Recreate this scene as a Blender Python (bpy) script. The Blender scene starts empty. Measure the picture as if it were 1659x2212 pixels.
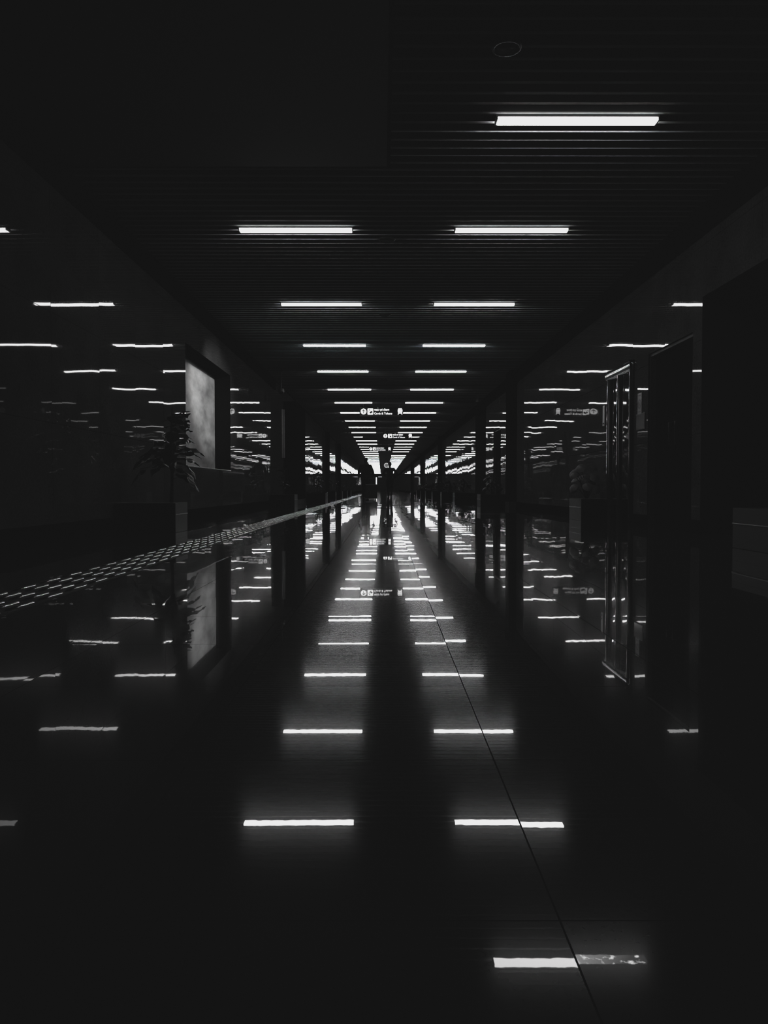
import bpy, bmesh, math, random
from mathutils import Vector, Matrix, Euler
random.seed(11)
SC = bpy.context.scene
COL = SC.collection
PI = math.pi

# ------------------------------------------------------------------ dimensions (metres)
XL, XR = -2.78, 3.18          # side walls
Y0, Y1 = -4.0, 152.0          # corridor ends
HC = 0.46                     # eye height
ZC = 3.25                     # underside of the slats
F_PX = 1700.0

# ------------------------------------------------------------------ mesh helper
class MB:
    def __init__(self):
        self.bm = bmesh.new()
    def quad(self, pts, mi=0, smooth=False):
        f = self.bm.faces.new([self.bm.verts.new(p) for p in pts]); f.material_index = mi; f.smooth = smooth
        return f
    def box(self, x0, x1, y0, y1, z0, z1, mi=0, bev=0.0):
        v = [self.bm.verts.new(p) for p in ((x0,y0,z0),(x1,y0,z0),(x1,y1,z0),(x0,y1,z0),(x0,y0,z1),(x1,y0,z1),(x1,y1,z1),(x0,y1,z1))]
        fs = []
        for idx in ((3,2,1,0),(4,5,6,7),(0,1,5,4),(1,2,6,5),(2,3,7,6),(3,0,4,7)):
            f = self.bm.faces.new([v[i] for i in idx]); f.material_index = mi; fs.append(f)
        if bev:
            es = list({e for f in fs for e in f.edges})
            bmesh.ops.bevel(self.bm, geom=es, offset=bev, segments=2, affect='EDGES', profile=0.5, material=-1)
        return self
    def prism(self, prof, fn, t0, t1, mi=0, cap=True, smooth=False, closed=True):
        a = [self.bm.verts.new(fn(u, v, t0)) for u, v in prof]
        b = [self.bm.verts.new(fn(u, v, t1)) for u, v in prof]
        n = len(prof)
        for i in range(n if closed else n-1):
            j = (i+1) % n
            f = self.bm.faces.new((a[i], a[j], b[j], b[i])); f.material_index = mi; f.smooth = smooth
        if cap and closed:
            f = self.bm.faces.new(a[::-1]); f.material_index = mi
            f = self.bm.faces.new(b); f.material_index = mi
        return self
    def lathe(self, prof, c, n=24, mi=0, axis='Z', smooth=True):
        def pt(r, h, k):
            a = 2*PI*k/n
            if axis == 'Z': return (c[0]+r*math.cos(a), c[1]+r*math.sin(a), c[2]+h)
            if axis == 'Y': return (c[0]+r*math.cos(a), c[1]+h, c[2]+r*math.sin(a))
            return (c[0]+h, c[1]+r*math.cos(a), c[2]+r*math.sin(a))
        rings = []
        for r, h in prof:
            if r < 1e-6: rings.append([self.bm.verts.new(pt(0, h, 0))])
            else: rings.append([self.bm.verts.new(pt(r, h, k)) for k in range(n)])
        for A, B in zip(rings, rings[1:]):
            for k in range(n):
                k2 = (k+1) % n
                vs = [A[k % len(A)], A[k2 % len(A)], B[k2 % len(B)], B[k % len(B)]]
                u = []
                for q in vs:
                    if q not in u: u.append(q)
                if len(u) > 2:
                    f = self.bm.faces.new(u); f.smooth = smooth; f.material_index = mi
        return self
    def tube(self, pts, rad, n=8, mi=0):
        pts = [Vector(p) for p in pts]
        if not isinstance(rad, (list, tuple)): rad = [rad]*len(pts)
        rings = []
        for i, p in enumerate(pts):
            d = (pts[min(i+1, len(pts)-1)] - pts[max(i-1, 0)]).normalized()
            s = d.cross(Vector((0, 0, 1)))
            if s.length < 1e-3: s = d.cross(Vector((1, 0, 0)))
            s.normalize(); t = s.cross(d)
            rings.append([self.bm.verts.new(p + rad[i]*(math.cos(2*PI*k/n)*s + math.sin(2*PI*k/n)*t)) for k in range(n)])
        for A, B in zip(rings, rings[1:]):
            for k in range(n):
                f = self.bm.faces.new((A[k], A[(k+1) % n], B[(k+1) % n], B[k])); f.smooth = True; f.material_index = mi
        for R in (rings[0], rings[-1]):
            f = self.bm.faces.new(R); f.material_index = mi
        return self
    def build(self, name, mats, parent=None, recalc=True, loc=None):
        if recalc: bmesh.ops.recalc_face_normals(self.bm, faces=self.bm.faces)
        me = bpy.data.meshes.new(name); self.bm.to_mesh(me); self.bm.free()
        for m in (mats if isinstance(mats, (list, tuple)) else [mats]): me.materials.append(m)
        o = bpy.data.objects.new(name, me); COL.objects.link(o)
        if parent is not None: o.parent = parent
        if loc is not None: o.location = loc
        return o

def tag(o, label=None, cat=None, group=None, kind=None):
    if label: o['label'] = label
    if cat: o['category'] = cat
    if group: o['group'] = group
    if kind: o['kind'] = kind
    return o
def empty(name, loc=(0, 0, 0), rz=0.0):
    o = bpy.data.objects.new(name, None); COL.objects.link(o)
    o.location = loc; o.rotation_euler = (0, 0, rz); o.empty_display_size = 0.1
    return o
def copy_tree(o, parent=None):
    c = o.copy(); COL.objects.link(c)
    if parent is not None: c.parent = parent
    for ch in list(o.children): copy_tree(ch, c)
    return c
WORDS = ['first','second','third','fourth','fifth','sixth','seventh','eighth','ninth','tenth','eleventh','twelfth','thirteenth','fourteenth','fifteenth','sixteenth','seventeenth','eighteenth','nineteenth','twentieth','twenty-first','twenty-second','twenty-third','twenty-fourth','twenty-fifth','twenty-sixth','twenty-seventh','twenty-eighth','twenty-ninth','thirtieth','thirty-first','thirty-second','thirty-third','thirty-fourth','thirty-fifth','thirty-sixth','thirty-seventh','thirty-eighth','thirty-ninth','fortieth','forty-first','forty-second','forty-third','forty-fourth']

# ------------------------------------------------------------------ materials
def new_mat(name):
    m = bpy.data.materials.new(name); m.use_nodes = True
    nt = m.node_tree; nt.nodes.clear()
    out = nt.nodes.new('ShaderNodeOutputMaterial')
    return m, nt, out
def N(nt, t, **kw):
    n = nt.nodes.new(t)
    for k, v in kw.items(): setattr(n, k, v)
    return n
def lk(nt, a, b): nt.links.new(a, b)
def math_n(nt, op, a, b=None, clamp=False):
    n = N(nt, 'ShaderNodeMath', operation=op); n.use_clamp = clamp
    for i, s in enumerate((a, b)):
        if s is None: continue
        if isinstance(s, (int, float)): n.inputs[i].default_value = s
        else: lk(nt, s, n.inputs[i])
    return n.outputs[0]
def vmath(nt, op, a, b=None):
    n = N(nt, 'ShaderNodeVectorMath', operation=op)
    for i, s in enumerate((a, b)):
        if s is None: continue
        if isinstance(s, (tuple, list)): n.inputs[i].default_value = s
        elif op == 'SCALE' and i == 1:
            n.inputs['Scale'].default_value = s
        else: lk(nt, s, n.inputs[i])
    return n.outputs[0]
def grey(v): return (v, v, v, 1)
def simple(name, base, rough=0.5, metal=0.0, spec=0.5, noise=0.25, nscale=14.0):
    """plain surface with a slight procedural mottling"""
    m, nt, out = new_mat(name)
    p = N(nt, 'ShaderNodeBsdfPrincipled')
    g = N(nt, 'ShaderNodeNewGeometry')
    n = N(nt, 'ShaderNodeTexNoise'); n.inputs['Scale'].default_value = nscale; n.inputs['Detail'].default_value = 4
    lk(nt, g.outputs['Position'], n.inputs['Vector'])
    r = N(nt, 'ShaderNodeMapRange')
    r.inputs['To Min'].default_value = base*(1-noise); r.inputs['To Max'].default_value = base*(1+noise)
    lk(nt, n.outputs['Fac'], r.inputs['Value']); lk(nt, r.outputs['Result'], p.inputs['Base Color'])
    p.inputs['Roughness'].default_value = rough; p.inputs['Metallic'].default_value = metal
    p.inputs['Specular IOR Level'].default_value = spec
    lk(nt, p.outputs[0], out.inputs['Surface'])
    return m
def emit(name, v):
    m, nt, out = new_mat(name)
    e = N(nt, 'ShaderNodeEmission'); e.inputs['Color'].default_value = grey(1); e.inputs['Strength'].default_value = v
    lk(nt, e.outputs[0], out.inputs['Surface'])
    return m

def stone(name, axes, size, off, base, rough, seam, tilt, wave, wscale, fine=0.0, coat=False, base_rough=0.3, worn=False, waviness_detail=1.0, spec_level=0.5, haze=0.5, ior=1.5, coat_ior=1.5):
    """polished stone slabs: joints, every slab lying a touch out of plane, slow waviness in the polish"""
    m, nt, out = new_mat(name)
    g = N(nt, 'ShaderNodeNewGeometry'); P = g.outputs['Position']
    s = N(nt, 'ShaderNodeSeparateXYZ'); lk(nt, P, s.inputs[0])
    ab = []
    mask = None
    for ax, sz, of, sw in zip(axes, size, off, seam):
        q = math_n(nt, 'DIVIDE', math_n(nt, 'SUBTRACT', s.outputs[ax], of), sz)
        ab.append(math_n(nt, 'FLOOR', q))
        fr = math_n(nt, 'FRACT', q)
        d = math_n(nt, 'MULTIPLY', math_n(nt, 'MINIMUM', fr, math_n(nt, 'SUBTRACT', 1.0, fr)), sz)
        k = math_n(nt, 'LESS_THAN', d, sw)
        mask = k if mask is None else math_n(nt, 'MAXIMUM', mask, k)
    c = N(nt, 'ShaderNodeCombineXYZ'); lk(nt, ab[0], c.inputs[0]); lk(nt, ab[1], c.inputs[1])
    c.inputs[2].default_value = 3.7
    wn = N(nt, 'ShaderNodeTexWhiteNoise', noise_dimensions='3D'); lk(nt, c.outputs[0], wn.inputs['Vector'])
    t = vmath(nt, 'SCALE', vmath(nt, 'SUBTRACT', wn.outputs['Color'], (0.5, 0.5, 0.5)), tilt)
    nz = N(nt, 'ShaderNodeTexNoise'); nz.inputs['Scale'].default_value = wscale; nz.inputs['Detail'].default_value = waviness_detail
    # shift the noise by slab so the waviness breaks at joints
    lk(nt, vmath(nt, 'ADD', P, vmath(nt, 'SCALE', wn.outputs['Color'], 20.0)), nz.inputs['Vector'])
    w = vmath(nt, 'SCALE', vmath(nt, 'SUBTRACT', nz.outputs['Color'], (0.5, 0.5, 0.5)), wave)
    nv = vmath(nt, 'ADD', vmath(nt, 'ADD', g.outputs['Normal'], t), w)
    if fine:
        nf = N(nt, 'ShaderNodeTexNoise'); nf.inputs['Scale'].default_value = 90; nf.inputs['Detail'].default_value = 2
        lk(nt, P, nf.inputs['Vector'])
        nv = vmath(nt, 'ADD', nv, vmath(nt, 'SCALE', vmath(nt, 'SUBTRACT', nf.outputs['Color'], (0.5, 0.5, 0.5)), fine))
    nv = vmath(nt, 'NORMALIZE', nv)
    sp = N(nt, 'ShaderNodeTexNoise'); sp.inputs['Scale'].default_value = 45; sp.inputs['Detail'].default_value = 5
    lk(nt, P, sp.inputs['Vector'])
    cl = N(nt, 'ShaderNodeTexNoise'); cl.inputs['Scale'].default_value = 2.2; cl.inputs['Detail'].default_value = 4
    lk(nt, P, cl.inputs['Vector'])
    b = math_n(nt, 'MULTIPLY', math_n(nt, 'MULTIPLY', math_n(nt, 'ADD', sp.outputs['Fac'], 0.1), math_n(nt, 'ADD', cl.outputs['Fac'], 0.2)), base*2.4)
    b = math_n(nt, 'MULTIPLY', b, math_n(nt, 'SUBTRACT', 1.0, math_n(nt, 'MULTIPLY', mask, 0.9)))
    p = N(nt, 'ShaderNodeBsdfPrincipled'); p.inputs['IOR'].default_value = ior; p.inputs['Coat IOR'].default_value = coat_ior
    lk(nt, b, p.inputs['Base Color']); lk(nt, nv, p.inputs['Normal'])
    spec = math_n(nt, 'MULTIPLY', math_n(nt, 'SUBTRACT', 1.0, mask), haze if coat else spec_level)
    cw_in = p.inputs['Coat Weight']
    if coat:
        lk(nt, nv, p.inputs['Coat Normal'])
        p.inputs['Roughness'].default_value = base_rough
        lk(nt, spec, p.inputs['Specular IOR Level'])
        lk(nt, math_n(nt, 'SUBTRACT', 1.0, mask), p.inputs['Coat Weight'])
        rr = p.inputs['Coat Roughness']
    else:
        lk(nt, spec, p.inputs['Specular IOR Level'])
        rr = p.inputs['Roughness']
    rr.default_value = rough
    if worn:
        # a foot-worn slab close to the front: the polish breaks into blotches there
        d1 = vmath(nt, 'DISTANCE', P, (0.30, 0.72, 0.0))
        n1 = d1.node; d1 = n1.outputs['Value']
        near = math_n(nt, 'SUBTRACT', 1.0, math_n(nt, 'DIVIDE', d1, 0.24), clamp=True)
        right = math_n(nt, 'GREATER_THAN', s.outputs[0], 0.19)
        bl = N(nt, 'ShaderNodeTexNoise'); bl.inputs['Scale'].default_value = 130; bl.inputs['Detail'].default_value = 5
        lk(nt, P, bl.inputs['Vector'])
        k = math_n(nt, 'MULTIPLY', math_n(nt, 'MULTIPLY', near, right), math_n(nt, 'MULTIPLY', math_n(nt, 'SUBTRACT', bl.outputs['Fac'], 0.28), 6.0, True), True)
        k = math_n(nt, 'MULTIPLY', k, 1.4, True)
        lk(nt, math_n(nt, 'MULTIPLY', math_n(nt, 'SUBTRACT', 1.0, mask), math_n(nt, 'SUBTRACT', 1.0, math_n(nt, 'MULTIPLY', k, 0.97))), cw_in)
    lk(nt, p.outputs[0], out.inputs['Surface'])
    return m

M = {}
M['lamp'] = emit('lamp_glow', 24.0)
M['sign_glow'] = emit('sign_glow', 2.0)
M['dim_glow'] = emit('dim_glow', 0.16)
M['ring_glow'] = emit('ring_glow', 0.62)
M['far_glow'] = emit('far_glow', 0.9)
M['lamp_off'] = simple('unlit_diffuser', 0.05, 0.5)
M['wall'] = stone('polished_wall_stone', (1, 2), (1.13, 0.93), (11.17, 1.94), 0.030, 0.02, (0.0025, 0.0025), 0.0045, 0.010, 1.5, ior=1.17)
M['floor'] = stone('polished_floor_granite', (0, 1), (0.515, 0.496), (0.189, 3.80), 0.011, 0.010, (0.0011, 0.0009), 0.0035, 0.0016, 2.5, fine=0.0012, coat=True, base_rough=0.11, worn=True, haze=0.013, coat_ior=1.2)
M['black'] = simple('black_paint', 0.004, 0.6, spec=0.2)
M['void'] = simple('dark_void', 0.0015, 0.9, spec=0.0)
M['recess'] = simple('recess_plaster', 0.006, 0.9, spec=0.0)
M['gloss_black'] = simple('gloss_black_granite', 0.004, 0.25, spec=0.4)
M['slat'] = simple('ceiling_slat_metal', 0.006, 0.9, spec=0.0)
M['slat_lip'] = simple('ceiling_slat_lip', 0.6, 0.4, spec=0.5)  # much paler than the slat, so the lamp-lit edge lines sit in the colour
M['rim'] = simple('speaker_rim', 0.012, 0.6, spec=0.2)
M['housing'] = simple('lamp_housing', 0.03, 0.5)
M['steel'] = simple('polished_steel', 0.22, 0.10, metal=1.0)
M['steel_bright'] = simple('polished_steel_header', 0.75, 0.16, metal=1.0)
M['brushed'] = simple('brushed_steel', 0.30, 0.3, metal=1.0)
M['planter'] = simple('planter_stone', 0.020, 0.5, spec=0.3)
M['planter_line'] = simple('planter_groove_trim', 0.16, 0.3, metal=0.6)
M['soil'] = simple('potting_soil', 0.01, 0.9, spec=0.1)
M['leaf'] = simple('glossy_leaf', 0.0015, 0.22, spec=0.10)
M['round_leaf'] = simple('matte_round_leaf', 0.035, 0.5, spec=0.3)
M['bark'] = simple('plant_stem', 0.006, 0.8, spec=0.1)
M['cloth'] = simple('dark_cloth', 0.003, 0.9, spec=0.05)
M['cloth2'] = simple('dark_trouser_cloth', 0.003, 0.9, spec=0.05)
M['skin'] = simple('shaded_skin', 0.012, 0.6, spec=0.2)
M['hair'] = simple('dark_hair', 0.002, 0.6, spec=0.1)
M['case'] = simple('suitcase_shell', 0.003, 0.5, spec=0.15)
M['plate'] = simple('grey_plate', 0.05, 0.3, metal=0.3)
M['plate_dark'] = simple('dark_plate_print', 0.006, 0.5)
M['panel_grey'] = simple('access_panel_grey', 0.005, 0.15, spec=0.2)
M['board'] = simple('sign_board', 0.002, 0.6, spec=0.08)
M['tact'] = simple('tactile_bar_metal', 0.95, 0.15, metal=1.0)
M['tact_base'] = simple('tactile_tile', 0.008, 0.6, spec=0.2)

def niche_mat():
    m, nt, out = new_mat('brushed_niche_lining')
    g = N(nt, 'ShaderNodeNewGeometry')
    mp = N(nt, 'ShaderNodeMapping'); mp.inputs['Scale'].default_value = (1, 0.5, 1.1)
    lk(nt, g.outputs['Position'], mp.inputs['Vector'])
    n = N(nt, 'ShaderNodeTexNoise'); n.inputs['Scale'].default_value = 3.2; n.inputs['Detail'].default_value = 6; n.inputs['Roughness'].default_value = 0.62
    lk(nt, mp.outputs[0], n.inputs['Vector'])
    r = N(nt, 'ShaderNodeMapRange'); r.inputs['From Min'].default_value = 0.32; r.inputs['From Max'].default_value = 0.68
    r.inputs['To Min'].default_value = 0.16; r.inputs['To Max'].default_value = 0.55
    lk(nt, n.outputs['Fac'], r.inputs['Value'])
    p = N(nt, 'ShaderNodeBsdfPrincipled'); lk(nt, r.outputs['Result'], p.inputs['Base Color'])
    p.inputs['Metallic'].default_value = 0.3
    r2 = N(nt, 'ShaderNodeMapRange'); r2.inputs['To Min'].default_value = 0.34; r2.inputs['To Max'].default_value = 0.5
    lk(nt, n.outputs['Fac'], r2.inputs['Value']); lk(nt, r2.outputs['Result'], p.inputs['Roughness'])
    bp = N(nt, 'ShaderNodeBump'); bp.inputs['Strength'].default_value = 0.25; bp.inputs['Distance'].default_value = 0.02
    lk(nt, n.outputs['Fac'], bp.inputs['Height']); lk(nt, bp.outputs[0], p.inputs['Normal'])
    lk(nt, p.outputs[0], out.inputs['Surface'])
    return m
M['niche'] = niche_mat()

# ------------------------------------------------------------------ the setting
mb = MB(); mb.quad([(XL-0.1, Y0, 0), (XR+2.6, Y0, 0), (XR+2.6, Y1, 0), (XL-0.1, Y1, 0)])
tag(mb.build('floor', M['floor'], recalc=False), kind='structure')

def wall_faces(X, openings, ztop, sgn):
    """front faces of a side wall with openings; sgn=-1 for the wall on the right (it faces -X)"""
    mb = MB()
    ys = sorted({Y0, Y1} | {o[0] for o in openings} | {o[1] for o in openings})
    zs = sorted({0.0, ztop} | {o[2] for o in openings} | {o[3] for o in openings})
    for a, b in zip(ys, ys[1:]):
        for c, d in zip(zs, zs[1:]):
            ym, zm = (a+b)/2, (c+d)/2
            if any(o[0] < ym < o[1] and o[2] < zm < o[3] for o in openings): continue
            q = [(X, a, c), (X, b, c), (X, b, d), (X, a, d)]
            mb.quad(q[::-1] if sgn > 0 else q, 0)
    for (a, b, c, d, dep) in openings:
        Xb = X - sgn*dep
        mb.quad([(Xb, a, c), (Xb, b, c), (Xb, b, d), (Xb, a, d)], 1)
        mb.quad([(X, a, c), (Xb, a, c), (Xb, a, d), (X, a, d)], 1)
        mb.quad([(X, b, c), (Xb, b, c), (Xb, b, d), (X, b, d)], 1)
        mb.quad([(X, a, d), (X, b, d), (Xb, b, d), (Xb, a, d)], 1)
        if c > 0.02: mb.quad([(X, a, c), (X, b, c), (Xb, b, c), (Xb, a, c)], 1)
    return mb
ZW = 3.45
R_OPEN = [(3.1, 7.87, 0, 2.36, 2.3), (8.10, 9.45, 0, 2.06, 0.16), (21.17, 22.58, 0, 2.09, 0.16), (24.2, 26.98, 0, 2.955, 2.3)]
NY0, NY1, NZ0, NZ1 = 11.17, 14.45, 0.775, 2.52
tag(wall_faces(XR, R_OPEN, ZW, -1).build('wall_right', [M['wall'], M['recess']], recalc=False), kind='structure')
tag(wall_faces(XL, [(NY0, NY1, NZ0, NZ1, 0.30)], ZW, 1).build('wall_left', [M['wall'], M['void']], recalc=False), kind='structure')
mb = MB(); mb.quad([(XL, Y1, 0), (XR, Y1, 0), (XR, Y1, ZW), (XL, Y1, ZW)], 0)
tag(mb.build('wall_far', M['black'], recalc=False), kind='structure')
mb = MB(); mb.quad([(XR, Y0, 0), (XL, Y0, 0), (XL, Y0, ZW), (XR, Y0, ZW)], 0)
tag(mb.build('wall_back', M['black'], recalc=False), kind='structure')

# ceiling: dark deck with a run of cross slats hung below it, a plain soffit in front on the left
mb = MB(); mb.quad([(XL, Y0, ZW), (XL, Y1, ZW), (XR, Y1, ZW), (XR, Y0, ZW)])
ceiling = tag(mb.build('ceiling', M['void'], recalc=False), kind='structure')
PITCH, SW = 3.4/23, 0.112   # lamps hang under every 23rd slat
EDGE_X, EDGE_Y = 0.068, 6.93
mb = MB()
h2 = SW/2
flat = [(-h2+0.004, 0.0), (h2-0.004, 0.0)]
lips = [[(-h2-0.004, 0.014), (-h2-0.003, 0.008), (-h2, 0.003), (-h2+0.004, 0.0)], [(h2-0.004, 0.0), (h2, 0.003), (h2+0.003, 0.008), (h2+0.004, 0.014)]]
y = 8.52-PITCH*83
while y < Y1-0.1:
    xa = EDGE_X if y < EDGE_Y else XL+0.03
    for pr_, mi_ in ((flat, 0), (lips[0], 1), (lips[1], 1)):
        mb.prism(pr_, lambda u, v, t, y=y: (t, y+u, ZC+v), xa, XR-0.03, mi=mi_, closed=False)
    y += PITCH
mb.build('slat_panel', [M['slat'], M['slat_lip']], ceiling, recalc=False)
mb = MB(); mb.box(XL+0.03, EDGE_X-0.03, Y0+0.02, EDGE_Y-0.04, ZC-0.01, ZC+0.10)
mb.build('soffit_panel', M['black'], ceiling)
# black fascia along the top of both walls, baseboards
mb = MB(); mb.box(XL, XL+0.03, Y0, 20.4, 3.0, ZW); tag(mb.build('trim_1', M['void']), kind='structure')
mb = MB(); mb.box(XR-0.03, XR, Y0, Y1, 2.96, ZW); tag(mb.build('trim_2', M['void']), kind='structure')
mb = MB(); mb.box(XL, XL+0.012, Y0, Y1, 0, 0.16); tag(mb.build('baseboard_left', M['void']), kind='structure')
mb = MB()
edges = [Y0] + [v for o in R_OPEN[:2] for v in o[:2]] + [9.96, 11.06] + [v for o in R_OPEN[2:] for v in o[:2]] + [Y1]
for a, b in zip(edges[::2], edges[1::2]): mb.box(XR-0.012, XR, a, b, 0, 0.14)
tag(mb.build('baseboard_right', M['void']), kind='structure')

# flush double doors in the right wall
def flush_door(name, a, b, h):
    e = tag(empty(name, (XR, (a+b)/2, 0)), kind='structure')
    w = (b-a)/2
    for s in (-1, 1):
        mb = MB(); y0, y1 = sorted((s*0.004, s*(w-0.03)))
        mb.box(0.08, 0.13, y0, y1, 0.008, h-0.04, bev=0.004)
        lf = mb.build('door_leaf', M['void'], e)
        mb = MB(); mb.tube([(0.078, s*0.09, 0.95), (0.04, s*0.09, 0.95), (0.04, s*0.09, 1.20), (0.078, s*0.09, 1.20)], 0.009)
        mb.build('door_handle', M['black'], lf)
    mb = MB()
    mb.box(0.02, 0.16, -w, -w+0.03, 0, h); mb.box(0.02, 0.16, w-0.03, w, 0, h); mb.box(0.02, 0.16, -w+0.03, w-0.03, h-0.035, h)
    mb.build('door_frame', M['black'], e)
    return e
flush_door('door_1', 8.10, 9.45, 2.06)
flush_door('door_2', 21.17, 22.58, 2.09)

# polished steel doorway between the first two stone bays
def steel_door():
    a, b, h = 9.965, 11.06, 2.085
    e = tag(empty('door_3', (XR, (a+b)/2, 0)), kind='structure')
    w = (b-a)/2
    def post(y, r, dep, name='door_post'):
        mb = MB()
        pr = [(-r, 0.0)] + [(-r*math.cos(PI*k/10), -dep*math.sin(PI*k/10)) for k in range(1, 10)] + [(r, 0.0)]
        # slightly uneven sheet: the section swells and shrinks with height
        prev = None; nz = 40
        rows = []
        for i in range(nz+1):
            z = h*i/nz
            k = 1+0.03*math.sin(z*7.3+y*5)+0.02*math.sin(z*17.0+y*11)
            rows.append([mb.bm.verts.new((v*k, y+u*(1+0.015*math.sin(z*9+y)), z)) for u, v in pr])
        for A, B in zip(rows, rows[1:]):
            for i in range(len(pr)-1):
                f = mb.bm.faces.new((A[i], A[i+1], B[i+1], B[i])); f.smooth = True
        mb.bm.faces.new(rows[-1])
        return mb.build(name, M['steel'], e)
    post(-w+0.045, 0.045, 0.055); post(w-0.085, 0.080, 0.055); post(0.02, 0.075, 0.05)
    mb = MB()   # bulging header sheet
    nu, nv = 24, 8
    g = [[mb.bm.verts.new((-0.02-0.045*math.sin(PI*min(1, j/nv))**0.6*(1+0.03*math.sin(i*0.35+0.5)), -w+2*w*i/nu, h-0.14+0.14*j/nv)) for j in range(nv+1)] for i in range(nu+1)]
    for i in range(nu):
        for j in range(nv):
            f = mb.bm.faces.new((g[i][j], g[i+1][j], g[i+1][j+1], g[i][j+1])); f.smooth = True
    mb.build('door_header', M['steel_bright'], e)
    for y0, y1, bow in ((-w+0.09, -0.055, 0.002), (0.095, w-0.165, 0.002)):
        mb = MB()
        nu, nv = 6, 30
        g = [[mb.bm.verts.new((-0.012-bow*math.sin(PI*i/nu)-0.0003*math.sin(j*0.5+i), y0+(y1-y0)*i/nu, (h-0.06)*j/nv)) for j in range(nv+1)] for i in range(nu+1)]
        for i in range(nu):
            for j in range(nv):
                f = mb.bm.faces.new((g[i][j], g[i+1][j], g[i+1][j+1], g[i][j+1])); f.smooth = True
        mb.build('door_leaf', M['dark_mirror'], e)
M['dark_mirror'] = simple('dark_mirror_leaf', 0.16, 0.03, metal=1.0)
steel_door()

# niche back lining
mb = MB(); mb.box(XL-0.298, XL-0.285, NY0+0.01, NY1-0.01, NZ0+0.012, NZ1-0.012)
tag(mb.build('niche_panel', M['niche']), 'cloudy grey brushed metal panel at the back of the left wall niche', 'panel')
mb = MB(); mb.box(XL-0.28, XL+0.006, NY0+0.002, NY1-0.002, NZ0+0.001, NZ0+0.014, bev=0.003)
tag(mb.build('niche_sill', M['brushed']), 'thin bright metal sill along the bottom of the left wall niche', 'sill')

# beam inside the first passage opening
mb = MB(); mb.box(XR+2.05, XR+2.28, 3.3, 7.8, 1.42, 1.60, bev=0.01)
tag(mb.build('wall_rail', M['black']), 'dark horizontal rail across the back of the nearest right-hand passage', 'rail')

# wall pillars
def pillar(name, x0, x1, y0, y1, z1, mat, label):
    e = tag(empty(name, ((x0+x1)/2, (y0+y1)/2, 0)), label, 'pillar', 'black pillars standing out from the walls')
    w, d = (x1-x0)/2, (y1-y0)/2
    mb = MB(); mb.box(-w, w, -d, d, 0.14, z1, bev=0.006); mb.build('shaft', mat, e)
    mb = MB(); mb.box(-w-0.008 if x0 > XL+.01 else -w, w+0.008 if x1 < XR-.01 else w, -d-0.008, d+0.008, 0, 0.138, bev=0.003); mb.build('plinth', M['black'], e)
    return e
big = pillar('wall_pillar', XL, -2.41, 22.17, 24.7, 2.90, M['void'], 'wide black box pillar on the left wall with a steel corner strip')
mb = MB(); mb.box(-0.18, -0.145, -1.275, -1.265, 1.32, 2.68); s = mb.build('corner_strip', M['brushed'], big); s['label'] = 'brushed steel corner strip'
pillar('wall_pillar', XR-0.175, XR, 18.65, 19.2, ZC-0.01, M['void'], 'nearest full-height black pillar on the right wall')
pillar('wall_pillar', XL, -2.61, 38.6, 39.2, ZC-0.01, M['void'], 'slim black pillar on the left wall, next beyond the wide box pillar')
pillar('wall_pillar', XL, -2.61, 49.2, 49.8, ZC-0.01, M['void'], 'slim black pillar farthest down the left wall')
pillar('wall_pillar', XR-0.19, XR, 41.9, 42.5, ZC-0.01, M['void'], 'black pillar on the right wall, second from the camera')
pillar('wall_pillar', XR-0.19, XR, 62.0, 62.6, ZC-0.01, M['void'], 'black pillar on the right wall, third from the camera')
pillar('wall_pillar', XR-0.19, XR, 83.2, 83.8, ZC-0.01, M['void'], 'black pillar on the right wall, farthest from the camera')

# ------------------------------------------------------------------ linear lamps
LEN, LW = 1.2, 0.085
def make_lamp(kind='on'):
    e = empty('ceiling_lamp')
    mb = MB()
    mb.box(-LEN/2-0.012, LEN/2+0.012, -LW/2-0.006, LW/2+0.006, 0.026, 0.040, bev=0.003)
    mb.box(-LEN/2-0.012, -LEN/2-0.001, -LW/2-0.004, LW/2+0.004, 0.003, 0.026)
    mb.box(LEN/2+0.001, LEN/2+0.012, -LW/2-0.004, LW/2+0.004, 0.003, 0.026)
    mb.build('lamp_housing', M['housing'], e)
    if kind == 'half':
        mb = MB(); mb.box(-LEN/2, -0.14, -LW/2, LW/2, 0, 0.025); mb.build('diffuser', M['lamp'], e)
        mb = MB(); mb.box(-0.135, LEN/2, -LW/2, LW/2, 0, 0.025); d = mb.build('diffuser', M['lamp_off'], e); d['label'] = 'unlit half of the diffuser'
    else:
        mb = MB(); mb.box(-LEN/2, LEN/2, -LW/2, LW/2, 0, 0.025, bev=0.004); mb.build('diffuser', M['lamp'] if kind == 'on' else M['lamp_off'], e)
    return e
protos = {'on': make_lamp('on'), 'half': make_lamp('half'), 'off': make_lamp('off')}
used = set()
def lamp(x, y, label, group, kind='on'):
    o = protos[kind] if kind not in used else copy_tree(protos[kind])
    used.add(kind)
    o.location = (x, y, ZC-0.041)
    tag(o, label, 'ceiling lamp', group)
XA, XB = -0.925, 1.382
lamp(1.463, 8.52-17*PITCH, 'bright white linear ceiling lamp nearest the camera, alone ahead of both rows', 'white linear ceiling lamps of the right row')
NROW = 42
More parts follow.
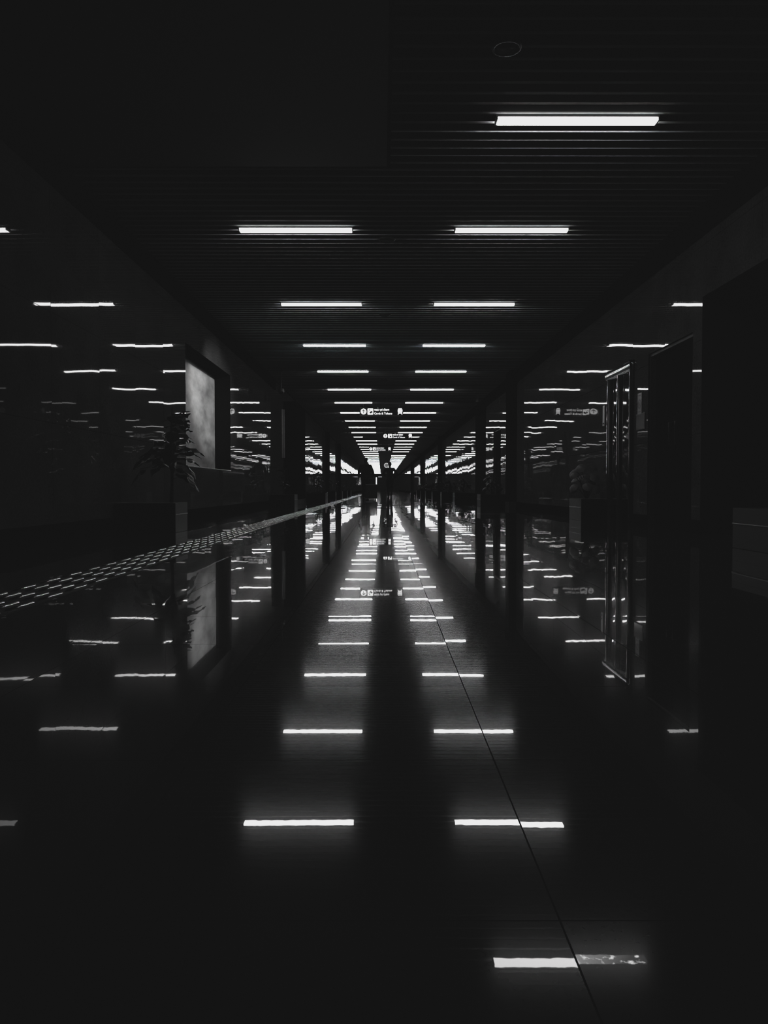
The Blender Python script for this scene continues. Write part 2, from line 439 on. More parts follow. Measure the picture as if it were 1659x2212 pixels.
for i in range(NROW):
    y = 8.52 + 3.4*i
    kl = 'half' if i == 10 else 'on'
    kr = 'off' if i == 16 else 'on'
    wl, wr = WORDS[i], WORDS[i+1]
    ll = 'white linear ceiling lamp in the left row, %s from the camera' % wl
    lr = 'white linear ceiling lamp in the right row, %s from the camera' % wr
    if i == 0: ll = 'white linear ceiling lamp nearest the camera in the left row'
    if kl == 'half': ll = 'linear ceiling lamp in the left row with only its left half lit'
    if kr == 'off': lr = 'unlit linear ceiling lamp leaving a gap in the right row'
    lamp(XA + random.uniform(-.012, .012), y, ll, 'white linear ceiling lamps of the left row', kl)
    lamp(XB + random.uniform(-.012, .012) + (-.03 if 5 <= i <= 7 else 0), y, lr, 'white linear ceiling lamps of the right row', kr)

# ceiling speakers along the middle
def speaker(first=[None]):
    if first[0] is None:
        e = empty('ceiling_speaker')
        mb = MB(); mb.lathe([(0.0, 0.0), (0.072, 0.0), (0.076, 0.004)], (0, 0, 0.004), 32); mb.build('grille', M['black'], e)
        mb = MB(); mb.lathe([(0.077, 0.006), (0.079, 0.0), (0.090, 0.0), (0.094, 0.008), (0.094, 0.018), (0.077, 0.018), (0.077, 0.006)], (0, 0, 0), 32); mb.build('rim', M['rim'], e)
        first[0] = e; return e
    return copy_tree(first[0])
for i, (x, y) in enumerate([(0.785, 5.05), (0.05, 8.89), (0.04, 12.71), (0.04, 20.3), (0.04, 27.9)]):
    o = speaker(); o.location = (x, y, ZC-0.02)
    tag(o, ['round ceiling speaker nearest the camera, off to the right', 'round ceiling speaker between the front pair of lamps', 'round ceiling speaker midway along, behind the second pair of lamps', 'round ceiling speaker before the hanging signs, fourth from the camera', 'round ceiling speaker farthest from the camera'][i], 'speaker', 'small round ceiling speakers')

# ------------------------------------------------------------------ hanging signs
def text_mesh(body, size, bold):
    cu = bpy.data.curves.new('sign_text', 'FONT'); cu.body = body; cu.size = size; cu.align_x = 'LEFT'; cu.offset = size*bold
    cu.resolution_u = 4
    o = bpy.data.objects.new('sign_text', cu); COL.objects.link(o)
    dg = bpy.context.evaluated_depsgraph_get(); dg.update()
    me = bpy.data.meshes.new_from_object(o.evaluated_get(dg))
    bpy.data.objects.remove(o); bpy.data.curves.remove(cu)
    return me
def put_text(mb, body, x0, x1, z0, z1, y, bold=0.018):
    """letters fitted to a rectangle of the sign face"""
    me = text_mesh(body, 1.0, bold)
    xs = [v.co.x for v in me.vertices]; ys = [v.co.y for v in me.vertices]
    sx = (x1-x0)/(max(xs)-min(xs)); sz = (z1-z0)/(max(ys)-min(ys)); ax, az = min(xs), min(ys)
    vs = [mb.bm.verts.new((x0+(v.co.x-ax)*sx, y, z0+(v.co.y-az)*sz)) for v in me.vertices]
    for p in me.polygons:
        try: mb.bm.faces.new([vs[i] for i in p.vertices])
        except ValueError: pass
    bpy.data.meshes.remove(me)
    return (lambda u: x0+(u-ax)*sx), (lambda w: z0+(w-az)*sz)
def disc(mb, cx, cz, r, y, n=32, rx=1.0):
    mb.bm.faces.new([mb.bm.verts.new((cx+rx*r*math.cos(2*PI*k/n), y, cz+r*math.sin(2*PI*k/n))) for k in range(n)])
def ring(mb, cx, cz, r0, r1, y, n=36, a0=0, a1=2*PI):
    A = [[mb.bm.verts.new((cx+r*math.cos(a0+(a1-a0)*k/n), y, cz+r*math.sin(a0+(a1-a0)*k/n))) for k in range(n+1)] for r in (r0, r1)]
    for k in range(n): mb.bm.faces.new((A[0][k], A[0][k+1], A[1][k+1], A[1][k]))
def bar(mb, p, q, w, y):
    p, q = Vector(p), Vector(q); d = (q-p).normalized(); n = Vector((-d.y, d.x))*w/2
    mb.bm.faces.new([mb.bm.verts.new((v.x, y, v.y)) for v in (p-n, q-n, q+n, p+n)])
def poly(mb, pts, y): mb.bm.faces.new([mb.bm.verts.new((x, y, z)) for x, z in pts])

def make_sign():
    e = empty('hanging_sign')
    W, H, D = 1.43, 0.30, 0.10
    mb = MB(); mb.box(-W/2, W/2, 0, D, -H/2, H/2, bev=0.006); board = mb.build('sign_board', M['board'], e)
    mb = MB(); mb.box(-W/2+0.03, W/2-0.02, -0.006, 0.0, -H/2+0.004, -H/2+0.013); mb.build('edge_glint', M['plate'], board)  # pale strip stands in for light caught on the board's bottom edge
    for s in (-0.585, 0.585):
        mb = MB(); mb.tube([(s, D/2, H/2-0.002), (s, D/2, 0.262)], 0.009); mb.build('hanger_rod', M['brushed'], e)
    yf, yk = -0.004, -0.007
    # arrow in a disc
    mb = MB(); disc(mb, -0.585, 0.005, 0.096, yf, 40); mb.build('arrow_disc', M['sign_glow'], e)
    mb = MB()
    bar(mb, (-0.585, -0.062), (-0.585, 0.060), 0.020, yk); bar(mb, (-0.585-0.055, 0.008), (-0.585+0.006, 0.070), 0.019, yk-0.0004); bar(mb, (-0.585+0.055, 0.008), (-0.585-0.006, 0.070), 0.019, yk-0.0008)
    mb.build('arrow', M['board'], e)
    # card-and-token square
    mb = MB(); x0 = -0.455
    r = 0.012
    poly(mb, [(x0+r, -0.094), (x0+0.190-r, -0.094), (x0+0.190, -0.094+r), (x0+0.190, 0.102-r), (x0+0.190-r, 0.102), (x0+r, 0.102), (x0, 0.102-r), (x0, -0.094+r)], yf)
    mb.build('ticket_square', M['sign_glow'], e)
    mb = MB()
    disc(mb, x0+0.068, 0.052, 0.018, yk); disc(mb, x0+0.040, 0.018, 0.011, yk)
    c, s = math.cos(0.55), math.sin(0.55)
    q = [(-0.046, -0.028), (0.046, -0.028), (0.046, 0.028), (-0.046, 0.028)]
    poly(mb, [(x0+0.120+u*c-v*s, -0.018+u*s+v*c) for u, v in q], yk-0.0004)
    bar(mb, (x0+0.050, 0.012), (x0+0.085, -0.028), 0.012, yk-0.0008)
    mb.build('ticket_symbol', M['board'], e)
    # two lines of writing
    mb = MB(); fx, fz = put_text(mb, 'काड एवं टोकन', -0.235, 0.265, 0.010, 0.108, yf)
    hx = -0.235+0.5*0.245
    ring(mb, hx, 0.112, 0.006, 0.013, yf, 10, -0.4, PI)     # reph over the second letter
    mb.build('upper_lettering', M['sign_glow'], e)
    mb = MB(); put_text(mb, 'Cards & Tokens', -0.235, 0.358, -0.092, -0.022, yf, 0.026); mb.build('lower_lettering', M['sign_glow'], e)
    # train front
    cx = 0.617; mb = MB()
    pts = []
    for (ux, uz) in [(-0.056, 0.110), (0.056, 0.110), (0.066, 0.075), (0.078, 0.068), (0.078, 0.0), (0.066, -0.028), (0.040, -0.050), (-0.040, -0.050), (-0.066, -0.028), (-0.078, 0.0), (-0.078, 0.068), (-0.066, 0.075)]:
        pts.append((cx+ux, uz))
    poly(mb, pts, yf)
    bar(mb, (cx-0.040, -0.046), (cx-0.070, -0.092), 0.026, yf-0.0004); bar(mb, (cx+0.040, -0.046), (cx+0.070, -0.092), 0.026, yf-0.0008)
    bar(mb, (cx-0.046, -0.058), (cx+0.046, -0.058), 0.010, yf-0.0012)
    mb.build('train_symbol', M['sign_glow'], e)
    mb = MB()
    bar(mb, (cx-0.050, 0.082), (cx+0.050, 0.082), 0.007, yk-0.002)
    for u in (-0.036, 0.0, 0.036): bar(mb, (cx+u, 0.072), (cx+u, 0.046), 0.015, yk-0.003)
    ring(mb, cx, 0.024, 0.040, 0.050, yk-0.004, 14, PI*1.08, PI*1.92)
    mb.build('train_windows', M['board'], e)
    return e
s1 = make_sign()
for i, (x, y) in enumerate([(-0.035, 26.0), (0.73, 38.1), (-0.16, 50.6)]):
    o = s1 if i == 0 else copy_tree(s1)
    o.location = (x, y, 2.985)
    tag(o, ['hanging black sign reading Cards & Tokens, the nearest and largest of three', 'hanging Cards & Tokens sign right of centre, second in depth', 'hanging Cards & Tokens sign left of centre, the smallest and farthest'][i], 'sign', 'hanging direction signs')

# round hanging sign far down
e = tag(empty('hanging_round_sign', (0.42, 80.0, 2.80)), 'small round lit sign with a white ring, behind the right person', 'sign')
mb = MB(); ring(mb, 0, 0, 0.17, 0.25, -0.03, 36); mb.build('ring', M['ring_glow'], e)
mb = MB(); disc(mb, 0, 0, 0.17, -0.028, 36); mb.build('dial', M['dim_glow'], e)
mb = MB(); mb.lathe([(0.0, -0.026), (0.255, -0.026), (0.26, -0.02), (0.26, 0.03), (0.0, 0.03)], (0, 0, 0), 36, axis='Y'); mb.build('case', M['board'], e)
mb = MB(); mb.tube([(0, 0, 0.255), (0, 0, 0.46)], 0.02); mb.build('hanger_rod', M['housing'], e)

# things on the far wall
e = tag(empty('lit_panel', (-1.16, Y1-0.02, 0)), 'tall narrow lit panel on the far wall left of centre', 'panel')
mb = MB(); mb.box(-0.12, 0.12, -0.03, 0, 1.1, 2.6); mb.build('screen', M['far_glow'], e)
mb = MB(); mb.box(-0.16, -0.125, -0.04, 0, 1.05, 2.65); mb.box(0.125, 0.16, -0.04, 0, 1.05, 2.65); mb.build('panel_frame', M['housing'], e)
e = tag(empty('wall_sign', (-0.45, Y1-0.03, 2.68)), 'tiny dim lit strip sign high on the far wall', 'sign')
mb = MB(); mb.box(-0.42, 0.45, 0, 0.025, -0.12, 0.12, bev=0.005); mb.build('sign_board', M['board'], e)
mb = MB()
bar(mb, (-0.36, 0.0), (0.36, 0.0), 0.11, -0.004)
mb.build('lit_strip', M['ring_glow'], e)

# ------------------------------------------------------------------ tactile strip
mb = MB()
TX0, TX1 = -1.675, -1.375
mb.box(TX0, TX1, 0.4, 104, -0.002, 0.0022, mi=0)
nb = 5
for k in range(nb):
    xc = TX0 + (k+0.5)*(TX1-TX0)/nb
    y = 0.42
    while y < 100:
        L = 0.205 if y < 30 else 2.0
        pr = [(0.011*math.cos(PI*j/6), 0.0065*math.sin(PI*j/6)) for j in range(7)]
        mb.prism(pr, lambda u, v, t, xc=xc: (xc+u, t, 0.002+v), y, y+L, mi=1, smooth=True)
        y += L+0.075
strip = mb.build('tactile_strip', [M['tact_base'], M['tact']])
tag(strip, 'narrow tactile strip of bright raised bars running along the floor at left', 'tactile paving')

# ------------------------------------------------------------------ planters and plants
def shaded_ends(mb):  # near-black slot on the end faces stands in for their shade
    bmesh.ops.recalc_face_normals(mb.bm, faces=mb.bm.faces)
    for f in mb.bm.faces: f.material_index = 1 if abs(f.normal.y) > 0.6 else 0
def make_planter(name, lx, ly, h=0.31, rim=0.19):
    e = empty(name)
    mb = MB(); mb.box(-lx/2, lx/2, -ly/2, ly/2, 0, rim-0.006, bev=0.004); shaded_ends(mb); mb.build('planter_base', [M['planter'], M['void']], e)
    mb = MB(); mb.box(-lx/2-0.004, lx/2+0.004, -ly/2-0.004, ly/2+0.004, rim-0.006, rim+0.003, bev=0.002); shaded_ends(mb); mb.build('trim_band', [M['planter_line'], M['void']], e)
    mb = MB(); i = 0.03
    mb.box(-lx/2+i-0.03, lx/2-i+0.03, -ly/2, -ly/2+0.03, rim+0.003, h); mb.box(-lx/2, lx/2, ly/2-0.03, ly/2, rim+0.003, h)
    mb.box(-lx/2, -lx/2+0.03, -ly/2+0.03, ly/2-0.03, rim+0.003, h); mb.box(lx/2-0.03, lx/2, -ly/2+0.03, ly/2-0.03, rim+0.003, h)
    shaded_ends(mb); mb.build('planter_rim', [M['planter'], M['void']], e)
    mb = MB(); mb.box(-lx/2+0.031, lx/2-0.031, -ly/2+0.031, ly/2-0.031, rim+0.003, h-0.002); mb.build('soil', M['soil'], e)
    return e
def leaf(mb, base, az, el, length, width, droop, wav=0.0, twist=0.0, n=9):
    """one long blade: midrib bends down towards the tip, edges slightly wavy"""
    d = Vector((math.cos(az)*math.cos(el), math.sin(az)*math.cos(el), math.sin(el)))
    side = Vector((-math.sin(az), math.cos(az), 0))
    side = Matrix.Rotation(twist, 3, d) @ side
    p = Vector(base); rows = []
    ph = random.random()*6
    for i in range(n+1):
        t = i/n
        w = width*math.sin(PI*min(1, (t*0.93+0.06)))**0.8*(1.0 if t > .12 else .35)*0.5
        if i == n: w = 0.002
        up = side.cross(d).normalized()
        wv = wav*math.sin(t*14+ph)*w
        rows.append([mb.bm.verts.new(p - side*w + up*(0.25*w+wv)), mb.bm.verts.new(p), mb.bm.verts.new(p + side*w + up*(0.25*w-wv))])
        p = p + d*(length/n)
        d = Vector((d.x, d.y, d.z - droop/n)).normalized()
    for A, B in zip(rows, rows[1:]):
        for k in range(2):
            f = mb.bm.faces.new((A[k], A[k+1], B[k+1], B[k])); f.smooth = True
def long_leaf_plant(loc, scale=1.0, detail=True, seed=1, specs=None, h=1.0):
    random.seed(seed)
    e = empty('leafy_plant', loc)
    mb = MB(); mb.tube([(0, 0, 0), (0.012, 0.0, 0.35*h), (0.0, 0.01, 0.7*h), (0.02, 0, h)], [0.022, 0.018, 0.014, 0.008], 8)
    st = mb.build('stem', M['bark'], e)
    mb = MB()
    if specs:
        for (z, az, el, L, w, dr) in specs: leaf(mb, (0.005, 0, z), math.radians(az), math.radians(el), L, w*1.45, dr, 0.5, random.uniform(-.3, .3))
    if specs:
        for i in range(13):      # big arching leaves around the middle of the stem
            az = PI*0.55 + i*0.30 + random.uniform(-.15, .15)
            leaf(mb, (0, 0, random.uniform(.34, .62)), az, random.uniform(.45, 1.05), random.uniform(.38, .54), random.uniform(.10, .13), random.uniform(1.6, 2.8), 0.5, random.uniform(-.3, .3), 10)
        for i in range(20):      # loose crown of short broad leaves
            az = i*2.4
            c0 = (0.06+random.uniform(-.05, .06), random.uniform(-.05, .05), random.uniform(.70, .90))
            leaf(mb, c0, az, random.uniform(-.1, .9), random.uniform(.12, .19), random.uniform(.065, .09), random.uniform(.5, 1.8), 0.4, random.uniform(-.4, .4), 7)
    else:
        n = 26 if detail else 14
        for i in range(n):
            t = i/n
            az = i*2.4 + random.uniform(-.3, .3)
            leaf(mb, (0, 0, (0.25+0.75*t)*h), az, random.uniform(.2, 1.0), random.uniform(.26, .42)*(1-.35*t), random.uniform(.06, .10)*(1-.2*t), random.uniform(1.0, 2.2), 0.4, random.uniform(-.4, .4), 8 if detail else 6)
    mb.build('foliage', M['leaf'], e)
    e.scale = (scale,)*3
    return e
def round_leaf_plant(loc, scale=1.0, seed=2, n=22, xmax=0.40):
    random.seed(seed)
    e = empty('round_leaf_plant', loc)
    mbs = MB(); mb = MB()
    for i in range(n):
        az = i*2.4+random.uniform(-.4, .4); r = random.uniform(.08, .30); z = max(.15, random.uniform(.10, .52)*(1.05-r))
        if i < 3: r, z, az = (.10, .40, 2.4), (.26, .18, 2.9), (.13, .30, 3.4)
        if i < 3: r, z, az = [(.16, .43, 2.9), (.20, .16, 3.2), (.05, .32, 3.6)][i]
        R = random.uniform(.055, .085)
        c = Vector((min(r*math.cos(az), xmax-R), r*math.sin(az), z))
        mbs.tube([(0.02*math.cos(az), 0.02*math.sin(az), 0.008), (c.x*.5, c.y*.5, z*.72), tuple(c)], [0.007, 0.005, 0.003], 6)
        nrm = Vector((math.cos(az)*.6-.15, math.sin(az)*.5-.55, .75)).normalized()
        a = nrm.orthogonal().normalized(); b = nrm.cross(a)
        ctr = mb.bm.verts.new(c)
        ri = [[mb.bm.verts.new(c + R*q*(math.cos(2*PI*k/14)*a*(1.0-.12*(k == 0)) + math.sin(2*PI*k/14)*b) - nrm*R*0.45*q*q) for k in range(14)] for q in (.55, 1.0)]
        for k in range(14):
            k2 = (k+1) % 14
            f = mb.bm.faces.new((ctr, ri[0][k], ri[0][k2])); f.smooth = True
            f = mb.bm.faces.new((ri[0][k], ri[1][k], ri[1][k2], ri[0][k2])); f.smooth = True
    mbs.build('stems', M['bark'], e); mb.build('foliage', M['round_leaf'], e)
    e.scale = (scale,)*3
    return e

# left wall
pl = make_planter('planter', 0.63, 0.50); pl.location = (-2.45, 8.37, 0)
tag(pl, 'low stone planter with a light trim band, nearest on the left wall', 'planter', 'low planters along the left wall')
pr1 = make_planter('planter', 0.44, 0.80); pr1.location = (2.94, 5.70, 0)
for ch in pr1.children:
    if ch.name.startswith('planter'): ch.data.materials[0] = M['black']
tag(pr1, 'low stone planter partly outside the right edge of the frame', 'planter', 'low planters along the right wall')
pr2 = make_planter('planter', 0.345, 0.70); pr2.location = (2.99, 11.50, 0)
# small one stands clear of the steel doorway
pr2.location = (2.99, 11.50, 0)
tag(pr2, 'low stone planter just beyond the polished steel doorway on the right', 'planter', 'low planters along the right wall')
lspec = [(0.50, 4, 42, .40, .085, 1.9), (0.47, -10, 34, .37, .075, 1.5), (0.44, 8, 28, .34, .075, 1.7), (0.40, -4, 24, .36, .06, 2.6),
         (0.34, 6, 16, .34, .065, 2.3), (0.24, 0, 30, .37, .07, 2.4), (0.28, -14, 20, .32, .065, 2.0), (0.55, 12, 62, .30, .08, 2.2), (0.88, 8, 60, .20, .06, 2.6)]
p = long_leaf_plant((-2.225, 8.30, 0.311), 1.0, True, 5, lspec, 1.0)
tag(p, 'tall plant with long drooping leaves in front of the left wall niche', 'plant', 'plants along the left wall')
tag(round_leaf_plant((2.985, 11.48, 0.311), 1.0, 4, 22, 0.17), 'bushy plant with round leaves beside the polished steel doorway', 'plant', 'plants along the right wall')
p = long_leaf_plant((3.02, 5.72, 0.311), 0.8, True, 9, None, 0.62)
tag(p, 'low dark leafy plant at the right edge of the frame', 'plant', 'plants along the right wall')
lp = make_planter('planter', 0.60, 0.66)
lplant = long_leaf_plant((0, 0, 0), 0.85, False, 21, None, 0.72)
ys = [19.6, 24.9+0.35, 30.7, 36.4, 42.3, 48.2, 54.0]
wl = ['second', 'third', 'fourth', 'fifth', 'sixth', 'seventh', 'last']
for i, y in enumerate(ys):
    o = lp if i == 0 else copy_tree(lp); o.location = (-2.45 if i != 1 else -2.1, y, 0)
    q = lplant if i == 0 else copy_tree(lplant); q.location = (o.location.x, y, 0.311); q.rotation_euler = (0, 0, i*1.3)
    tag(o, 'low planter standing %s from the camera along the left wall' % wl[i], 'planter', 'low planters along the left wall')
    tag(q, 'dark leafy plant %s from the camera along the left wall' % wl[i], 'plant', 'plants along the left wall')
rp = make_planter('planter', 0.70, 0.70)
rplant = round_leaf_plant((0, 0, 0), 0.95, 31, 20, 0.36)
for ch in rplant.children:
    if ch.name.startswith('foliage'): ch.data.materials[0] = M['leaf']
ys = [20.0, 27.0, 32.9, 38.8, 44.8, 50.6, 56.5]
wl = ['third', 'fourth', 'fifth', 'sixth', 'seventh', 'eighth', 'last']
for i, y in enumerate(ys):
    o = rp if i == 0 else copy_tree(rp); o.location = (2.80, y, 0)
    q = rplant if i == 0 else copy_tree(rplant); q.location = (2.80, y, 0.311); q.rotation_euler = (0, 0, i*0.9)
    tag(o, 'low planter standing %s from the camera along the right wall' % wl[i], 'planter', 'low planters along the right wall')
    tag(q, 'round-leaved bush %s from the camera along the right wall' % wl[i], 'plant', 'plants along the right wall')

# ------------------------------------------------------------------ small things on the walls
e = tag(empty('wall_notice', (XR, 9.735, 1.50)), 'small upright wall notice with a slashed ring right of the steel doorway', 'notice')
mb = MB(); mb.box(-0.008, 0, -0.075, 0.075, -0.135, 0.135, bev=0.002); mb.build('notice_board', M['plate'], e)
def on_wall(m): # build in x/z plane then turn to face -X
    for v in m.bm.verts: v.co = Vector((v.co.y, -v.co.x, v.co.z))
    return m
mb = MB(); ring(mb, 0, 0.0, 0.044, 0.058, -0.010, 28); bar(mb, (-0.03, 0.034), (0.03, -0.034), 0.012, -0.0105); bar(mb, (-0.05, -0.095), (0.05, -0.095), 0.012, -0.0105); bar(mb, (-0.05, 0.105), (0.05, 0.105), 0.014, -0.0105); on_wall(mb); mb.build('slashed_ring', M['plate_dark'], e)
e = tag(empty('access_panel', (XR, 9.69, 1.28)), 'flat grey square access panel on the wall below the ring notice', 'panel')
mb = MB(); mb.box(-0.012, 0, -0.165, 0.165, -0.10, 0.10, bev=0.003); mb.build('panel_frame', M['plate_dark'], e)
mb = MB(); mb.box(-0.014, -0.012, -0.15, 0.15, -0.086, 0.086); mb.build('panel_door', M['panel_grey'], e)
e = tag(empty('wall_plate', (XR, 11.31, 1.50)), 'narrow upright metal plate on the wall left of the steel doorway', 'plate')
mb = MB(); mb.box(-0.01, 0, -0.05, 0.05, -0.145, 0.145, bev=0.002); mb.build('plate_body', M['plate'], e)
mb = MB(); mb.lathe([(0.012, 0.0), (0.010, -0.006), (0.0, -0.008)], (-0.011, 0, -0.11), 12, axis='X'); mb.build('screw_cap', M['steel'], e)

def cctv(loc, drop, r, label):
    e = tag(empty('ceiling_camera', loc), label, 'camera', 'ceiling dome cameras')
    mb = MB(); mb.lathe([(0.0, 0.0), (0.045, 0.0), (0.045, -0.012), (0.014, -0.02), (0.014, -drop)], (0, 0, 0), 16); mb.build('mount_pole', M['housing'], e)
    mb = MB(); mb.lathe([(0.012, 0.0), (r*.8, -0.01), (r, -0.03), (r, -0.09)], (0, 0, -drop), 20); mb.build('camera_body', M['housing'], e)
    mb = MB(); mb.lathe([(r*.94*math.cos(a), -0.09-r*.94*math.sin(a)) for a in [PI/2*k/6 for k in range(7)]], (0, 0, -drop), 20); mb.build('dome', M['gloss_black'], e)
cctv((-2.41, 18.8, ZC-0.002), 0.40, 0.072, 'dome camera on a drop pole near the left wall')
cctv((2.87, 23.7, ZC-0.002), 0.10, 0.060, 'short dome camera on the ceiling near the right wall')

# added spot without a visible fixture, brightens the niche panel
sp = bpy.data.lights.new('niche_fill_spot', 'SPOT'); so = bpy.data.objects.new('niche_fill_spot', sp); COL.objects.link(so)
so.location = (-0.3, 9.6, ZC-0.06); tgt = Vector((XL-0.29, 13.75, 1.95))
so.rotation_euler = (tgt-Vector(so.location)).to_track_quat('-Z', 'Y').to_euler()
sp.energy = 1800; sp.spot_size = math.radians(23); sp.spot_blend = 0.9; sp.shadow_soft_size = 0.03

# ------------------------------------------------------------------ people and the suitcase
def skin_body(name, joints, edges, root, parent=None):
    me = bpy.data.meshes.new(name)
    names = list(joints)
    me.from_pydata([joints[k][0] for k in names], [(names.index(a), names.index(b)) for a, b in edges], [])
    o = bpy.data.objects.new(name, me); COL.objects.link(o)
    sk = o.modifiers.new('skin', 'SKIN'); sk.use_smooth_shade = True
    for i, k in enumerate(names):
        r = joints[k][1]
        d = me.skin_vertices[0].data[i]; d.radius = r if isinstance(r, tuple) else (r, r); d.use_root = (k == root)
    ss = o.modifiers.new('sub', 'SUBSURF'); ss.levels = 2; ss.render_levels = 2
    dg = bpy.context.evaluated_depsgraph_get(); dg.update()
    m2 = bpy.data.meshes.new_from_object(o.evaluated_get(dg))
    o.modifiers.clear(); o.data = m2; bpy.data.meshes.remove(me)
    for p in m2.polygons: p.use_smooth = True
    if parent is not None: o.parent = parent
    return o
def hand_chain(J, E, wrist, wp, d, out, up):
    """palm, four unequal curled fingers and a thumb; d: down the arm, out: across the palm, up: palm side"""
    d, out, up = Vector(d).normalized(), Vector(out).normalized(), Vector(up).normalized()
    wp = Vector(wp)
    J[wrist+'p'] = (tuple(wp+d*.055), (.020, .034)); E.append((wrist, wrist+'p'))
    for i, (o_, L) in enumerate(((-.030, .068), (-.010, .080), (.010, .076), (.028, .060))):
        a = wp+d*.085+out*o_
        b = a+d*L*.5+up*.010; c = b+d*L*.36+up*.026
        for s, pt, r in (('a', a, .0095), ('b', b, .0088), ('c', c, .0075)): J[wrist+'f%d%s' % (i, s)] = (tuple(pt), r)
        E += [(wrist+'p', wrist+'f%da' % i), (wrist+'f%da' % i, wrist+'f%db' % i), (wrist+'f%db' % i, wrist+'f%dc' % i)]
    a = wp+d*.035-out*.040+up*.008; b = a+d*.038-out*.014+up*.012
    J[wrist+'ta'] = (tuple(a), .0105); J[wrist+'tb'] = (tuple(b), .0085)
    E += [(wrist, wrist+'ta'), (wrist+'ta', wrist+'tb')]
def person(loc, rz, height, pose, label, coat):
    k = height/1.72
    e = tag(empty('person', loc, rz), label, 'person')
    J, E = {}, []
    P = pose
    def j(n, p, r): J[n] = (tuple(c*k for c in p), tuple(q*k for q in r) if isinstance(r, tuple) else r*k)
    j('pelvis', (0, 0, .93), (.150, .105)); j('waist', (0, .0, 1.08), (.138, .100)); j('chest', (0, .0, 1.27), (.148, .100)); j('neckb', (0, .0, 1.41), (.066, .060))
    j('neck', (0, -.005, 1.485), .056); j('skull0', (0, -.012, 1.555), (.070, .082)); j('skull1', (0, -.008, 1.635), (.074, .090)); j('skull2', (0, .0, 1.695), (.048, .058))
    E += [('pelvis', 'waist'), ('waist', 'chest'), ('chest', 'neckb'), ('neckb', 'neck'), ('neck', 'skull0'), ('skull0', 'skull1'), ('skull1', 'skull2')]
    for s, t in ((-1, 'L'), (1, 'R')):
        q = P[t]
        j('sh'+t, (s*.172, 0, 1.37), (.056, .052)); j('el'+t, q['elbow'], .043); j('wr'+t, q['wrist'], .028)
        j('hip'+t, (s*.095, 0, .86), .092); j('kn'+t, q['knee'], .060); j('an'+t, q['ankle'], .040); j('toe'+t, q['toe'], (.042, .030))
        E += [('chest', 'sh'+t), ('sh'+t, 'el'+t), ('el'+t, 'wr'+t), ('pelvis', 'hip'+t), ('hip'+t, 'kn'+t), ('kn'+t, 'an'+t), ('an'+t, 'toe'+t)]
        w = Vector(J['wr'+t][0]); dd = w-Vector(J['el'+t][0])
        hand_chain(J, E, 'wr'+t, w, dd, (0, 1, 0) if abs(dd.normalized().y) < .8 else (1, 0, 0), (-s, 0, 0))
    body = skin_body('body', J, E, 'pelvis', e); body.data.materials.append(M['skin'])
    # face details merged into the body mesh (nose, ears, brows)
    bm = bmesh.new(); bm.from_mesh(body.data)
    def blob(c, r):
        mm = Matrix.Translation(Vector(c)*k) @ Matrix.Diagonal((r[0]*k, r[1]*k, r[2]*k, 1))
        bmesh.ops.create_uvsphere(bm, u_segments=10, v_segments=7, radius=1, matrix=mm)
    blob((0, -.098, 1.578), (.014, .022, .024)); blob((-.075, .004, 1.585), (.010, .020, .032)); blob((.075, .004, 1.585), (.010, .020, .032))
    blob((-.030, -.084, 1.607), (.013, .010, .008)); blob((.030, -.084, 1.607), (.013, .010, .008)); blob((0, -.088, 1.537), (.024, .010, .007))
    bm.to_mesh(body.data); bm.free()
    for f in body.data.polygons: f.use_smooth = True
    # hair cap
    mb = MB(); n = 18; rows = []
    for i in range(8):
        a = (PI*0.55)*i/7
        rows.append([(math.sin(a)*.088*k*math.cos(2*PI*q/n), (.004+math.sin(a)*.104*math.sin(2*PI*q/n))*k, (1.628+.094*math.cos(a) - (.035*max(0, math.sin(2*PI*q/n))*math.sin(a)) + (.045*max(0, -math.sin(2*PI*q/n))*math.sin(a)**4))*k) for q in range(n)])
    V = [[mb.bm.verts.new(p) for p in r] for r in rows[1:]]
    top = mb.bm.verts.new((0, .004*k, 1.722*k))
    for q in range(n): mb.bm.faces.new((top, V[0][q], V[0][(q+1) % n])).smooth = True
    for A, B in zip(V, V[1:]):
        for q in range(n): mb.bm.faces.new((A[q], A[(q+1) % n], B[(q+1) % n], B[q])).smooth = True
    mb.build('hair', M['hair'], e)
    # jacket: torso and sleeves a little larger than the body
    J2, E2 = {}, []
    def j2(n, p, r): J2[n] = (tuple(c*k for c in p), tuple(q*k for q in r) if isinstance(r, tuple) else r*k)
    c = coat
    j2('hem', (0, .005, c['hem']), (c['w'], c['w']*.72)); j2('waist', (0, 0, 1.06), (c['w']*.96, c['w']*.72)); j2('chest', (0, 0, 1.27), (.188, .138)); j2('upper', (0, .0, 1.375), (.150, .112)); j2('collar', (0, .0, 1.45), (.088, .082))
    E2 += [('hem', 'waist'), ('waist', 'chest'), ('chest', 'upper'), ('upper', 'collar')]
    for s, t in ((-1, 'L'), (1, 'R')):
        q = P[t]
        j2('sh'+t, (s*.185, 0, 1.378), (.078, .074)); j2('el'+t, q['elbow'], .062); j2('cuff'+t, tuple(Vector(q['wrist'])*.94+Vector(q['elbow'])*.06), .042)
        E2 += [('upper', 'sh'+t), ('sh'+t, 'el'+t), ('el'+t, 'cuff'+t)]
    jk = skin_body('jacket', J2, E2, 'waist', e); jk.data.materials.append(M['cloth'])
    J3, E3 = {}, []
    def j3(n, p, r): J3[n] = (tuple(c_*k for c_ in p), tuple(q_*k for q_ in r) if isinstance(r, tuple) else r*k)
    j3('belt', (0, 0, 1.02), (.152, .112)); j3('seat', (0, 0, .92), (.165, .12)); E3.append(('belt', 'seat'))
